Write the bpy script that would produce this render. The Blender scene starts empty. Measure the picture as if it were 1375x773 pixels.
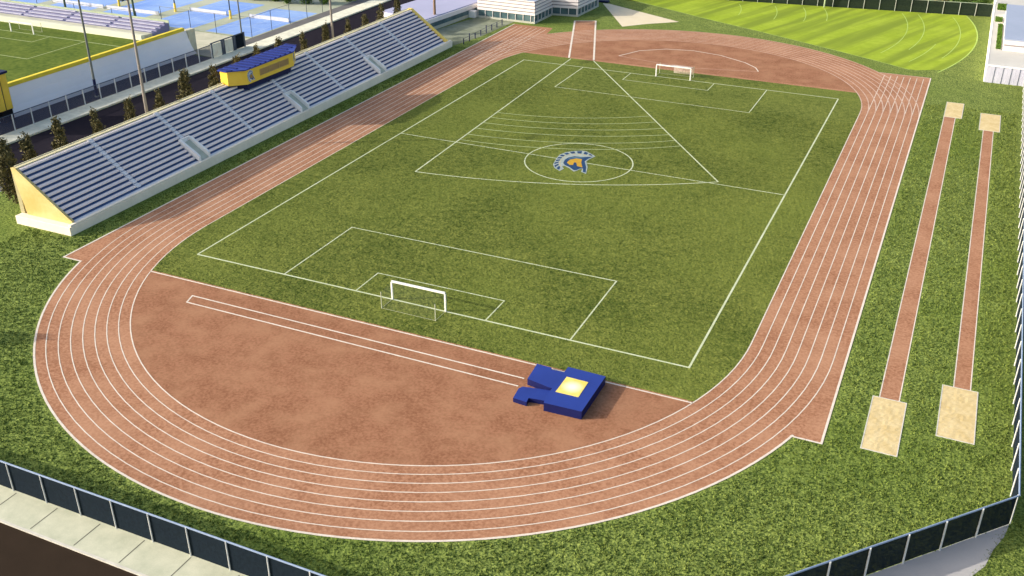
import bpy, math, random
from mathutils import Vector, Matrix
from mathutils.geometry import tessellate_polygon

random.seed(7)
R = math.radians
scene = bpy.context.scene
col = scene.collection

# ------------------------------------------------------------------ materials
MATS = {}


def mat(name, a, b=None, layers=((1.0, 1.0),), rough=0.85, bump=0.0, bump_scale=4.0, contrast=(0.3, 0.7),
        stretch=None, big=None, metallic=0.0, spec=0.18, bump_dist=0.05):
    """Two colours mixed by a weighted sum of noises; optional slow third colour."""
    if name in MATS:
        return MATS[name]
    m = bpy.data.materials.new(name)
    m.use_nodes = True
    nt = m.node_tree
    N, L = nt.nodes, nt.links
    p = N['Principled BSDF']
    p.inputs['Roughness'].default_value = rough
    p.inputs['Metallic'].default_value = metallic
    p.inputs['Specular IOR Level'].default_value = spec
    if b is None:
        b = tuple(c * 0.8 for c in a)
    tc = N.new('ShaderNodeTexCoord')
    vec = tc.outputs['Object']
    if stretch:
        mp = N.new('ShaderNodeMapping')
        mp.inputs['Scale'].default_value = stretch
        L.new(vec, mp.inputs['Vector'])
        vec = mp.outputs['Vector']
    acc = None
    tot = sum(w for s, w in layers)
    for s, w in layers:
        n = N.new('ShaderNodeTexNoise')
        n.inputs['Scale'].default_value = s
        n.inputs['Detail'].default_value = 5
        n.inputs['Roughness'].default_value = 0.6
        L.new(vec, n.inputs['Vector'])
        mu = N.new('ShaderNodeMath')
        mu.operation = 'MULTIPLY'
        mu.inputs[1].default_value = w / tot
        L.new(n.outputs['Fac'], mu.inputs[0])
        if acc is None:
            acc = mu.outputs[0]
        else:
            ad = N.new('ShaderNodeMath')
            ad.operation = 'ADD'
            L.new(acc, ad.inputs[0])
            L.new(mu.outputs[0], ad.inputs[1])
            acc = ad.outputs[0]
    mr = N.new('ShaderNodeMapRange')
    mr.inputs['From Min'].default_value = contrast[0]
    mr.inputs['From Max'].default_value = contrast[1]
    L.new(acc, mr.inputs['Value'])
    mx = N.new('ShaderNodeMix')
    mx.data_type = 'RGBA'
    mx.inputs['A'].default_value = (*a, 1)
    mx.inputs['B'].default_value = (*b, 1)
    L.new(mr.outputs[0], mx.inputs['Factor'])
    out = mx.outputs['Result']
    if big:
        c3, s3, amt = big
        n = N.new('ShaderNodeTexNoise')
        n.inputs['Scale'].default_value = s3
        n.inputs['Detail'].default_value = 4
        L.new(tc.outputs['Object'], n.inputs['Vector'])
        r3 = N.new('ShaderNodeMapRange')
        r3.inputs['From Min'].default_value = 0.42
        r3.inputs['From Max'].default_value = 0.68
        r3.inputs['To Max'].default_value = amt
        L.new(n.outputs['Fac'], r3.inputs['Value'])
        m3 = N.new('ShaderNodeMix')
        m3.data_type = 'RGBA'
        L.new(r3.outputs[0], m3.inputs['Factor'])
        L.new(out, m3.inputs['A'])
        m3.inputs['B'].default_value = (*c3, 1)
        out = m3.outputs['Result']
    L.new(out, p.inputs['Base Color'])
    if bump:
        n = N.new('ShaderNodeTexNoise')
        n.inputs['Scale'].default_value = bump_scale
        n.inputs['Detail'].default_value = 4
        L.new(tc.outputs['Object'], n.inputs['Vector'])
        bn = N.new('ShaderNodeBump')
        bn.inputs['Strength'].default_value = bump
        bn.inputs['Distance'].default_value = bump_dist
        L.new(n.outputs['Fac'], bn.inputs['Height'])
        L.new(bn.outputs[0], p.inputs['Normal'])
    MATS[name] = m
    return m


def see_through(name, colour, alpha, rough=0.8):
    """Open mesh fabric or netting: part of the light passes through."""
    m = mat(name, colour, tuple(c * 0.6 for c in colour), layers=((2.5, 1), (7, 1)), rough=rough, contrast=(.38, .62), spec=.04)
    m.node_tree.nodes['Principled BSDF'].inputs['Alpha'].default_value = alpha
    return m


GRASS_A, GRASS_B = (0.034, 0.066, 0.010), (0.285, 0.345, 0.082)
M_grass = mat('turf_grass', GRASS_A, GRASS_B, layers=((0.3, .3), (1.4, .6), (4.5, 1.7)), contrast=(.415, .595),
              rough=.95, bump=1.0, bump_scale=2.2, big=((0.11, 0.165, .024), .04, .5), bump_dist=.22, spec=.1)
M_infield = mat('infield_turf', (0.044, 0.071, 0.009), (0.190, 0.212, 0.044), layers=((0.10, .5), (1.0, .9), (3.0, 1.2)),
                contrast=(.405, .605), rough=.95, bump=.9, bump_scale=2.6, big=((0.165, 0.198, .036), .04, .6), bump_dist=.16, spec=.1)
M_field2 = mat('lower_field_turf', (0.055, 0.095, 0.010), (0.12, 0.16, 0.022), layers=((0.15, .5), (.9, 1.0)),
               contrast=(.38, .62), rough=.95, bump=.5, bump_scale=3, spec=.1)
M_track = mat('track_rubber', (0.410, 0.210, 0.120), (0.265, 0.118, 0.061), layers=((0.15, .5), (0.7, .6), (2.8, 1.7)),
              contrast=(.425, .58), rough=.9, bump=.25, bump_scale=6, big=((0.455, 0.248, 0.146), .16, .55), spec=.15)
M_dee = mat('infield_clay', (0.325, 0.154, 0.084), (0.215, 0.093, 0.046), layers=((0.16, .6), (0.7, .8), (3.0, 1.7)),
            contrast=(.425, .585), rough=.92, bump=.25, bump_scale=5, big=((0.375, 0.196, 0.108), .24, .6), spec=.15)
M_line = mat('line_paint', (0.72, 0.65, 0.55), (0.56, 0.47, 0.38), layers=((.7, 1), (4, 1)), contrast=(.4, .7), rough=.8)
M_fline = mat('field_line_paint', (0.60, 0.64, 0.46), (0.38, 0.44, 0.22), layers=((.5, 1), (3, 1)), contrast=(.35, .7), rough=.85)
M_fline_faint = mat('worn_field_line_paint', (0.42, 0.48, 0.24), (0.28, 0.34, 0.14), layers=((.5, 1), (3, 1)), contrast=(.35, .7), rough=.85)
M_tline_faint = mat('worn_track_line_paint', (0.60, 0.45, 0.36), (0.42, 0.26, 0.18), layers=((.3, 1), (2, 1)), contrast=(.4, .65), rough=.85)
M_sand = mat('pit_sand', (0.66, 0.54, 0.30), (0.52, 0.39, 0.17), layers=((.55, 1.2), (2.5, .6)), contrast=(.36, .66), rough=.95, bump=.3, bump_scale=2.5)
M_sandpale = mat('pale_sand', (0.68, 0.60, 0.44), (0.62, 0.53, 0.36), layers=((.4, 1), (2, .6)), rough=.95)
M_concrete = mat('pale_concrete', (0.50, 0.50, 0.42), (0.38, 0.38, 0.31), layers=((.35, 1), (2, .6), (9, .3)), contrast=(.35, .65), rough=.85, bump=.1)
M_walk = mat('sidewalk_concrete', (0.56, 0.565, 0.43), (0.43, 0.45, 0.33), layers=((.45, 1.3), (2, .4), (8, .4)), contrast=(.38, .62), rough=.85)
M_joint = mat('joint_gap', (0.16, 0.16, 0.12))
M_kerb = mat('kerb_concrete', (0.62, 0.60, 0.52))
M_road = mat('brown_asphalt', (0.036, 0.025, 0.017), (0.027, 0.019, 0.013), layers=((.5, 1), (8, .9)), rough=1, spec=.03)
M_alley = mat('dark_purple_asphalt', (0.022, 0.019, 0.026), (0.014, 0.012, 0.018), layers=((.1, 1), (1, .4)), rough=1, spec=.03)  # dark purple-grey asphalt of the alley
M_soil = mat('planter_soil', (0.07, 0.055, 0.025), (0.045, 0.04, 0.018), layers=((.8, 1),), rough=.95)
M_tan = mat('tan_kerb', (0.22, 0.17, 0.08))
M_pave = mat('grey_pavement', (0.46, 0.44, 0.42), (0.40, 0.385, 0.37), layers=((.2, 1), (3, .4)), rough=.9)
M_plaza = mat('mottled_plaza', (0.26, 0.28, 0.20), (0.13, 0.15, 0.09), layers=((.12, 1.2), (.8, .5)), contrast=(.42, .6), rough=.9)
M_path = mat('asphalt_path', (0.15, 0.145, 0.14), (0.12, 0.115, 0.11), layers=((.3, 1),), rough=.9)
M_cream = mat('cream_paving', (0.52, 0.50, 0.38), (0.38, 0.38, 0.28), layers=((.12, 1), (.8, .4)), contrast=(.4, .6))
M_seat = mat('seat_aluminium', (0.90, 0.79, 0.73), (0.80, 0.71, 0.68), layers=((.4, 1), (3, .5)), rough=.5, spec=.4)
M_riser = mat('blue_riser', (0.055, 0.105, 0.235), (0.035, 0.075, 0.18), layers=((.4, 1),), rough=.7)
M_stair = mat('stair_concrete', (0.85, 0.82, 0.80), (0.72, 0.70, 0.70), layers=((1.5, 1),), rough=.8)
M_vom = mat('white_ramp_wall', (0.86, 0.84, 0.80), (0.78, 0.76, 0.72), layers=((1, 1),), rough=.8)
M_plinth = mat('plinth_concrete', (0.90, 0.80, 0.64), (0.78, 0.69, 0.54), layers=((.3, 1), (2, .6)), contrast=(.35, .65), rough=.85)
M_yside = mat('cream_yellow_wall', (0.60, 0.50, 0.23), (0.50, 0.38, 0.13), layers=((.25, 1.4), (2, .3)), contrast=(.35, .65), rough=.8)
M_yellow = mat('yellow_paint', (0.90, 0.62, 0.08), (0.82, 0.54, 0.06), layers=((.4, 1),), rough=.6)
M_ybox = mat('press_box_yellow', (0.95, 0.64, 0.08), (0.90, 0.57, 0.06), layers=((.5, 1),), rough=.55)
M_navy = mat('navy_paint', (0.012, 0.018, 0.075), (0.010, 0.014, 0.055), layers=((.6, 1),), rough=.55)
M_blueroof = mat('blue_metal_roof', (0.030, 0.055, 0.30), (0.022, 0.040, 0.22), layers=((.5, 1),), rough=.45)
M_window = mat('brown_window', (0.33, 0.20, 0.10), (0.46, 0.30, 0.10), layers=((.3, 1),), rough=.25, stretch=(1, .4, 3))  # brownish window tone, uneven along the strip
M_frame = mat('window_frame', (0.6, 0.42, 0.14))
M_goal = mat('goal_white', (0.80, 0.80, 0.76), (0.74, 0.74, 0.70), rough=.45)
M_thin = mat('goal_grey_tube', (0.46, 0.48, 0.34), rough=.5)
M_net = see_through('goal_net', (0.7, 0.72, 0.66), .018)
M_netdense = see_through('goal_net_bunched', (0.8, 0.66, 0.58), .55)
M_mat = mat('blue_vinyl', (0.012, 0.030, 0.20), (0.016, 0.040, 0.25), layers=((.25, 1),), rough=.42, spec=.4)
M_matside = mat('navy_vinyl', (0.008, 0.012, 0.085), rough=.5)
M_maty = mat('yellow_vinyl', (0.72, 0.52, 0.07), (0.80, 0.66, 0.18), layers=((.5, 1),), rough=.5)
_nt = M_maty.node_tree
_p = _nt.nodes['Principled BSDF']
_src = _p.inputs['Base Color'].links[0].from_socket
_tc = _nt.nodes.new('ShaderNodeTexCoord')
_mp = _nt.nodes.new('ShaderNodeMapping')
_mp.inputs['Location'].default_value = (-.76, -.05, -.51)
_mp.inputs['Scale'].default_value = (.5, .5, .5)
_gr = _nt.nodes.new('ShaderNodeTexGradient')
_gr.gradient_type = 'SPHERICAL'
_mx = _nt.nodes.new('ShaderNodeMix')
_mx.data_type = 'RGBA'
_mx.inputs['B'].default_value = (.82, .78, .62, 1)  # soft radial highlight painted into the yellow, palest at the centre
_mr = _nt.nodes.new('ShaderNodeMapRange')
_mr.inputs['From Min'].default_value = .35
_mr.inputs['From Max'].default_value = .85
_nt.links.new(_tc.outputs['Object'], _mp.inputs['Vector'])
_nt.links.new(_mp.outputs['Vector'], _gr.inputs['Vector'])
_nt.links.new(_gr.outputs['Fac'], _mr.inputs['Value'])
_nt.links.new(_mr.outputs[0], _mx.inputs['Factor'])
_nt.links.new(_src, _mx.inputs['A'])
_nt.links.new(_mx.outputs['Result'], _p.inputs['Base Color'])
M_screen = see_through('dark_windscreen', (0.0115, 0.0195, 0.031), .96)
M_screenfar = see_through('green_windscreen', (0.022, 0.034, 0.024), .96)
M_screenmesh = see_through('purple_mesh', (0.09, 0.09, 0.14), .55)
M_wire = see_through('chain_link', (0.25, 0.28, 0.28), .06)
M_post = mat('galvanised_post', (0.62, 0.64, 0.62), (0.5, 0.52, 0.52), rough=.5, metallic=.0)
M_rail = mat('pale_blue_rail', (0.25, 0.32, 0.45), (0.20, 0.27, 0.39), rough=.5)
M_darkpost = mat('dark_steel_post', (0.06, 0.08, 0.11), rough=.5)
M_pole = mat('grey_pole', (0.17, 0.185, 0.17), (0.13, 0.145, 0.135), layers=((.3, 1),), rough=.6)
M_poletan = mat('weathered_pole', (0.34, 0.30, 0.26), (0.24, 0.22, 0.20), layers=((.3, 1),), rough=.7)
M_white = mat('white_render', (0.86, 0.84, 0.82), (0.80, 0.78, 0.77), layers=((.12, 1), (1, .3)), rough=.8)
M_blight = mat('warm_white_cladding', (0.76, 0.72, 0.69), (0.64, 0.61, 0.61), layers=((.15, 1), (1, .4)), rough=.75)
M_bgap = mat('cladding_shadow_gap', (0.30, 0.28, 0.29))
M_glass = mat('teal_glass', (0.10, 0.16, 0.17), (0.055, 0.10, 0.115), layers=((.25, 1),), rough=.12, spec=.6, contrast=(.4, .6))
M_roofgrey = mat('blue_grey_roof', (0.34, 0.39, 0.50), (0.29, 0.34, 0.44), layers=((.1, 1), (.6, .4)), rough=.7)
M_rooflav = mat('lavender_roof', (0.40, 0.40, 0.54), (0.33, 0.34, 0.47), layers=((.1, 1),), rough=.7)
M_rib = mat('blue_grey_rib', (0.50, 0.51, 0.60), (0.42, 0.43, 0.53), layers=((.3, 1),), rough=.7)
M_court = mat('blue_court', (0.17, 0.30, 0.66), (0.27, 0.41, 0.70), layers=((.06, 1), (.4, .4)), contrast=(.4, .62), rough=.8)
M_courtgreen = mat('court_surround', (0.33, 0.36, 0.25), (0.42, 0.44, 0.34), layers=((.06, 1), (.5, .3)), contrast=(.4, .62), rough=.85)
M_leaf = mat('conifer_leaf', (0.125, 0.112, 0.050), (0.070, 0.066, 0.028), layers=((1.2, 1),), rough=.8)
M_leafb = mat('bush_leaf', (0.06, 0.12, 0.02), (0.10, 0.17, 0.03), layers=((.6, 1),), rough=.8)
M_leafo = mat('autumn_leaf', (0.30, 0.13, 0.02), (0.14, 0.13, 0.02), layers=((.5, 1),), rough=.8)
M_bark = mat('bark', (0.09, 0.065, 0.04), rough=.95)
M_navyline = mat('emblem_navy', (0.010, 0.034, 0.10), (0.018, 0.06, 0.135), layers=((1.5, 1),), rough=.85)
M_gold = mat('emblem_gold', (0.50, 0.30, 0.02), (0.40, 0.23, 0.03), layers=((1.5, 1),), rough=.85)
M_embw = mat('emblem_white', (0.36, 0.40, 0.38), (0.22, 0.28, 0.24), layers=((1.5, 1),), rough=.85)
M_embsh = mat('emblem_pale_blue', (0.12, 0.24, 0.30), rough=.85)
M_logow = mat('logo_white', (0.75, 0.78, 0.82), rough=.6)
M_logob = mat('logo_blue', (0.06, 0.12, 0.30), rough=.6)
M_banner = mat('cream_banner', (0.80, 0.78, 0.62), (0.66, 0.54, 0.40), layers=((.8, 1), (3, .4)), contrast=(.5, .75), rough=.7)
M_netband = mat('white_net_band', (0.58, 0.60, 0.66), rough=.8)

# bright lawn with mowing bands
M_lawn = mat('bright_lawn', (0.255, 0.345, 0.022), (0.33, 0.42, 0.04), layers=((.1, 1), (.8, .5)), contrast=(.4, .62), rough=.95,
             bump=.3, bump_scale=2.5, spec=.1)
_nt = M_lawn.node_tree
_p = _nt.nodes['Principled BSDF']
_src = _p.inputs['Base Color'].links[0].from_socket
_tc = _nt.nodes.new('ShaderNodeTexCoord')
_mp = _nt.nodes.new('ShaderNodeMapping')
_mp.inputs['Rotation'].default_value = (0, 0, R(20))
_mp2 = _nt.nodes.new('ShaderNodeMapping')
_mp2.inputs['Scale'].default_value = (.30, .014, 1)
_wv = _nt.nodes.new('ShaderNodeTexNoise')
_wv.inputs['Scale'].default_value = 1.0
_wv.inputs['Detail'].default_value = 3
_wv.inputs['Roughness'].default_value = .55
_nt.links.new(_tc.outputs['Object'], _mp.inputs['Vector'])
_nt.links.new(_mp.outputs['Vector'], _mp2.inputs['Vector'])
_nt.links.new(_mp2.outputs['Vector'], _wv.inputs['Vector'])
_mx = _nt.nodes.new('ShaderNodeMix')
_mx.data_type = 'RGBA'
_mx.inputs['B'].default_value = (0.175, 0.235, 0.025, 1)
_mr = _nt.nodes.new('ShaderNodeMapRange')
_mr.inputs['From Min'].default_value = .42
_mr.inputs['From Max'].default_value = .62
_mr.inputs['To Max'].default_value = .9
_nt.links.new(_wv.outputs['Fac'], _mr.inputs['Value'])
_nt.links.new(_mr.outputs[0], _mx.inputs['Factor'])
_nt.links.new(_src, _mx.inputs['A'])
_nt.links.new(_mx.outputs['Result'], _p.inputs['Base Color'])


# ------------------------------------------------------------------ mesh helpers
class MB:
    def __init__(s):
        s.v, s.f, s.mi = [], [], []

    def quad(s, a, b, c, d, m=0):
        k = len(s.v)
        s.v += [tuple(a), tuple(b), tuple(c), tuple(d)]
        s.f.append((k, k + 1, k + 2, k + 3))
        s.mi.append(m)
        return s

    def box(s, x0, x1, y0, y1, z0, z1, m=0):
        k = len(s.v)
        s.v += [(x, y, z) for z in (z0, z1) for (x, y) in ((x0, y0), (x1, y0), (x1, y1), (x0, y1))]
        for f in ((0, 3, 2, 1), (4, 5, 6, 7), (0, 1, 5, 4), (1, 2, 6, 5), (2, 3, 7, 6), (3, 0, 4, 7)):
            s.f.append(tuple(k + i for i in f))
            s.mi.append(m)
        return s

    def poly(s, pts, z=None, m=0):
        """Flat polygon, triangulated; pts 2-D with z, or 3-D."""
        P = [Vector((p[0], p[1], z if z is not None else p[2])) for p in pts]
        k = len(s.v)
        s.v += [tuple(p) for p in P]
        for t in tessellate_polygon([P]):
            a, b, c = (P[i] for i in t)
            n = (b - a).cross(c - a)
            if z is not None and n.z < 0:
                t = t[::-1]
            s.f.append(tuple(k + i for i in t))
            s.mi.append(m)
        return s

    def prism(s, pts, z0, z1, m=0, mtop=None):
        area = sum(pts[i][0] * pts[(i + 1) % len(pts)][1] - pts[(i + 1) % len(pts)][0] * pts[i][1] for i in range(len(pts)))
        if area < 0:
            pts = pts[::-1]
        s.poly(pts, z1, m if mtop is None else mtop)
        n = len(pts)
        for i in range(n):
            a, b = pts[i], pts[(i + 1) % n]
            s.quad((a[0], a[1], z0), (b[0], b[1], z0), (b[0], b[1], z1), (a[0], a[1], z1), m)
        k = len(s.v)
        s.poly(pts, z0, m)
        return s

    def bar(s, a, b, w, h=None, m=0):
        """Square bar between two points."""
        a, b = Vector(a), Vector(b)
        h = h or w
        d = (b - a).normalized()
        up = Vector((0, 0, 1)) if abs(d.z) < .95 else Vector((0, 1, 0))
        sx = d.cross(up).normalized() * w / 2
        sy = sx.cross(d).normalized() * h / 2
        k = len(s.v)
        for p in (a, b):
            s.v += [tuple(p - sx - sy), tuple(p + sx - sy), tuple(p + sx + sy), tuple(p - sx + sy)]
        for f in ((0, 1, 5, 4), (1, 2, 6, 5), (2, 3, 7, 6), (3, 0, 4, 7), (3, 2, 1, 0), (4, 5, 6, 7)):
            s.f.append(tuple(k + i for i in f))
            s.mi.append(m)
        return s

    def tube(s, a, b, r0, r1=None, n=10, m=0):
        r1 = r0 if r1 is None else r1
        a, b = Vector(a), Vector(b)
        d = (b - a).normalized()
        up = Vector((0, 0, 1)) if abs(d.z) < .95 else Vector((0, 1, 0))
        ux = d.cross(up).normalized()
        uy = ux.cross(d).normalized()
        k = len(s.v)
        for p, r in ((a, r0), (b, r1)):
            for i in range(n):
                t = 2 * math.pi * i / n
                s.v.append(tuple(p + (ux * math.cos(t) + uy * math.sin(t)) * r))
        for i in range(n):
            j = (i + 1) % n
            s.f.append((k + i, k + j, k + n + j, k + n + i))
            s.mi.append(m)
        s.f.append(tuple(k + n + i for i in range(n)))
        s.mi.append(m)
        s.f.append(tuple(k + n - 1 - i for i in range(n)))
        s.mi.append(m)
        return s

    def strip(s, pts, w, z, closed=False, m=0):
        """A painted line of width w along 2-D points."""
        P = [Vector((p[0], p[1])) for p in pts]
        n = len(P)
        off = []
        for i in range(n):
            a = P[i - 1] if (i > 0 or closed) else None
            b = P[(i + 1) % n] if (i < n - 1 or closed) else None
            d1 = (P[i] - a).normalized() if a is not None else None
            d2 = (b - P[i]).normalized() if b is not None else None
            if d1 is None:
                d1 = d2
            if d2 is None:
                d2 = d1
            n1 = Vector((-d1.y, d1.x))
            n2 = Vector((-d2.y, d2.x))
            mm = n1 + n2
            mm = mm.normalized() if mm.length > 1e-6 else n1
            c = max(.4, mm.dot(n1))
            off.append(mm * (w / 2 / c))
        k = len(s.v)
        for p, o in zip(P, off):
            s.v.append((p.x + o.x, p.y + o.y, z))
            s.v.append((p.x - o.x, p.y - o.y, z))
        for i in range(n if closed else n - 1):
            j = (i + 1) % n
            s.f.append((k + 2 * i + 1, k + 2 * j + 1, k + 2 * j, k + 2 * i))
            s.mi.append(m)
        return s

    def build(s, name, material, parent=None, loc=(0, 0, 0), rz=0, kind=None, bevel=0):
        me = bpy.data.meshes.new(name)
        me.from_pydata(s.v, [], s.f)
        for mm in (material if isinstance(material, (list, tuple)) else [material]):
            me.materials.append(mm)
        if any(s.mi):
            me.polygons.foreach_set('material_index', s.mi)
        me.update()
        o = bpy.data.objects.new(name, me)
        col.objects.link(o)
        o.location = loc
        o.rotation_euler = (0, 0, rz)
        if parent:
            o.parent = parent
        if kind:
            o['kind'] = kind
        if bevel:
            b = o.modifiers.new('bevel', 'BEVEL')
            b.width = bevel
            b.segments = 2
            b.limit_method = 'ANGLE'
        return o


def tag(o, label=None, cat=None, group=None, kind=None):
    if label:
        o['label'] = label
    if cat:
        o['category'] = cat
    if group:
        o['group'] = group
    if kind:
        o['kind'] = kind
    return o


def thing(name, label, cat, loc=(0, 0, 0), rz=0, group=None):
    o = bpy.data.objects.new(name, None)
    o.empty_display_size = .5
    col.objects.link(o)
    o.location = loc
    o.rotation_euler = (0, 0, rz)
    return tag(o, label, cat, group)


def copy_tree(o, parent=None):
    kids = list(o.children)
    c = o.copy()
    col.objects.link(c)
    if parent:
        c.parent = parent
    for k in kids:
        copy_tree(k, c)
    return c


def struct(mb, name, material):
    return mb.build(name, material, kind='structure')


def arc(cx, cy, r, a0, a1, n=48):
    return [(cx + r * math.cos(R(a0 + (a1 - a0) * i / n)), cy + r * math.sin(R(a0 + (a1 - a0) * i / n))) for i in range(n + 1)]


def arc3(p, q, r, n=24):
    """Circular arc through three points."""
    (ax, ay), (bx, by), (cx, cy) = p, q, r
    d = 2 * (ax * (by - cy) + bx * (cy - ay) + cx * (ay - by))
    ux = ((ax * ax + ay * ay) * (by - cy) + (bx * bx + by * by) * (cy - ay) + (cx * cx + cy * cy) * (ay - by)) / d
    uy = ((ax * ax + ay * ay) * (cx - bx) + (bx * bx + by * by) * (ax - cx) + (cx * cx + cy * cy) * (bx - ax)) / d
    rad = math.hypot(ax - ux, ay - uy)
    t0, t1, t2 = (math.degrees(math.atan2(y - uy, x - ux)) for x, y in (p, q, r))
    while t1 - t0 > 180: t1 -= 360
    while t1 - t0 < -180: t1 += 360
    while t2 - t1 > 180: t2 -= 360
    while t2 - t1 < -180: t2 += 360
    return arc(ux, uy, rad, t0, t2, n)


# ------------------------------------------------------------------ ground and track
S = 47.0            # half length of the straights
SF = 48.0           # far bend centre
RI, RO = 39.6, 50.2
LANE = (RO - RI) / 8


def stadium(r, n=72):
    return arc(0, -S, r, 180, 360, n) + arc(0, SF, r, 0, 180, n)


struct(MB().poly([(-420, -320), (420, -320), (420, 520), (-420, 520)], 0), 'ground', M_grass)

t = MB()
t.poly(stadium(RO), .020)
t.poly([(36, -63.6), (RO, -63.6), (RO, 79), (36, 79)], .016)
t.poly([(-RO - .1, -63.6), (-36, -63.6), (-36, 60), (-40.0, 86), (-RO - .3, 86)], .016)
t.poly([(-26, 61), (-20, 61.6), (-32.9, 98.1), (-37.8, 95.8)], .012)
struct(t, 'running_track', M_track)
# the two red ends inside the bends
d = MB()
near = [p for p in arc(0, -S, RI, 180, 360, 120) if p[1] <= -62]
far = [p for p in arc(0, SF, RI, 0, 180, 120) if p[1] >= 61.7]
d.poly(near, .024)
d.poly(far, .024)
struct(d, 'infield_clay', M_dee)
# playing field
xe = math.sqrt(RI ** 2 - 15 ** 2)
field = [p for p in arc(0, -S, RI, 180, 360, 240) if p[1] > -62]
lft = [p for p in field if p[0] < 0]
rgt = [p for p in field if p[0] > 0]
ffar = [p for p in arc(0, SF, RI, 0, 180, 240) if p[1] < 61.7]
fr = [p for p in ffar if p[0] > 0]
fl = [p for p in ffar if p[0] < 0]
struct(MB().poly(rgt + fr + fl + lft, .028), 'infield_grass', M_infield)

# track lines
ln = MB()
ZL = .036
for i in range(9):
    r = RI + LANE * i
    w = .14 if i in (0, 8) else .115
    if i == 8:
        ln.strip(arc(0, -S, RO - .1, 199.5, 341, 60), .24, ZL)
        ln.strip([(RO, 79), (RO, -63.6), (47.1, -63.6)], .24, ZL + .012)
        ln.strip([(-RO - .3, 86), (-RO - .1, -63.6), (-47.1, -63.6)], .26, ZL + .012)
    else:
        ln.strip(arc(0, -S, r, 180, 360, 60), w, ZL)
        ln.strip([(r, -S), (r, 77.6 if i else SF)], w, ZL)
        ln.strip([(-r, -S), (-r, 84 if i else SF)], w if i else .12, ZL)
ln.strip([(-xe, -62), (xe, -62)], .2, ZL)
struct(ln, 'track_lines', M_line)
lf = MB()
for i in range(9):
    r = RI + LANE * i
    lf.strip(arc(0, SF, r, 0, 180, 60), .2, ZL + .004)
lf.strip([(-16.2, 67.8), (-8, 66.2), (2.1, 65.0), (15.6, 68.4)], .14, ZL + .004)
lf.strip([(RO, 79), (39.8, 79)], .22, ZL + .016)
struct(lf, 'faded_track_lines', M_tline_faint)
jl = MB()
jl.strip([(-25.9, 61.4), (-37.8, 95.8), (-32.9, 98.1), (-20.1, 61.9)], .42, ZL + .008)
jl.strip([(-16.2, 67.8), (-13.3, 74.2), (-8.1, 78.3), (-2.0, 79.6), (4.8, 78.2), (11.3, 74.4), (14.4, 71.2), (15.6, 68.4)], .24, ZL + .008)
jl.strip([(18.6, -65.1), (-27.1, -65.1), (-26.6, -66.75), (18.6, -66.75)], .2, ZL)
struct(jl, 'runway_lines', M_line)

# field markings
W2, L2 = 34.43, 55.34
fm = MB()
ZF = .040
fm.strip([(-W2, -L2), (W2, -L2), (W2, L2)], .25, ZF)
fm.strip([(-W2, -L2), (-W2, L2), (W2, L2)], .22, ZF)
fm.strip([(-W2, 0), (-3.6, 0)], .2, ZF)
fm.strip([(1.5, 0), (W2, 0)], .2, ZF)
for sgn, w in ((-1, .19), (1, .18)):
    fm.strip([(-20.16, sgn * L2), (-20.16, sgn * (L2 - 16.5)), (20.16, sgn * (L2 - 16.5)), (20.16, sgn * L2)], w, ZF + .004)
    fm.strip([(-9.16, sgn * L2), (-9.16, sgn * (L2 - 5.5)), (9.16, sgn * (L2 - 5.5)), (9.16, sgn * L2)], w * .9, ZF + .004)
fm.strip(arc(0, 0, 9.1, 0, 360, 80)[:-1], .22, ZF + .008, closed=True)
fm.strip([(-25.2, 60.8), (-22.7, -15.6)], .25, ZF + .008)
fm.strip([(-20.0, 61.4), (23.6, 1.0)], .25, ZF + .008)
fm.strip(arc3((-22.7, -15.6), (3.0, -9.8), (23.6, 1.0)), .22, ZF + .012)
struct(fm, 'field_lines', M_fline)
ff = MB()
arcs6 = [((-24.1, 18.3), (-9.2, 21.5), (3.5, 28.7)), ((-23.9, 15.1), (-7.9, 18.4), (5.5, 25.7)), ((-23.8, 11.7), (-6.7, 15.2), (7.8, 22.7)),
         ((-23.4, 8.3), (-5.5, 12.0), (9.8, 19.8)), ((-23.3, 4.7), (-4.1, 8.5), (11.7, 17.2)), ((-23.0, 1.5), (-3.1, 5.4), (13.5, 15.0))]
for a3 in arcs6:
    ff.strip(arc3(*a3), .22, ZF + .016)
struct(ff, 'sector_lines', M_fline_faint)

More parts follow.
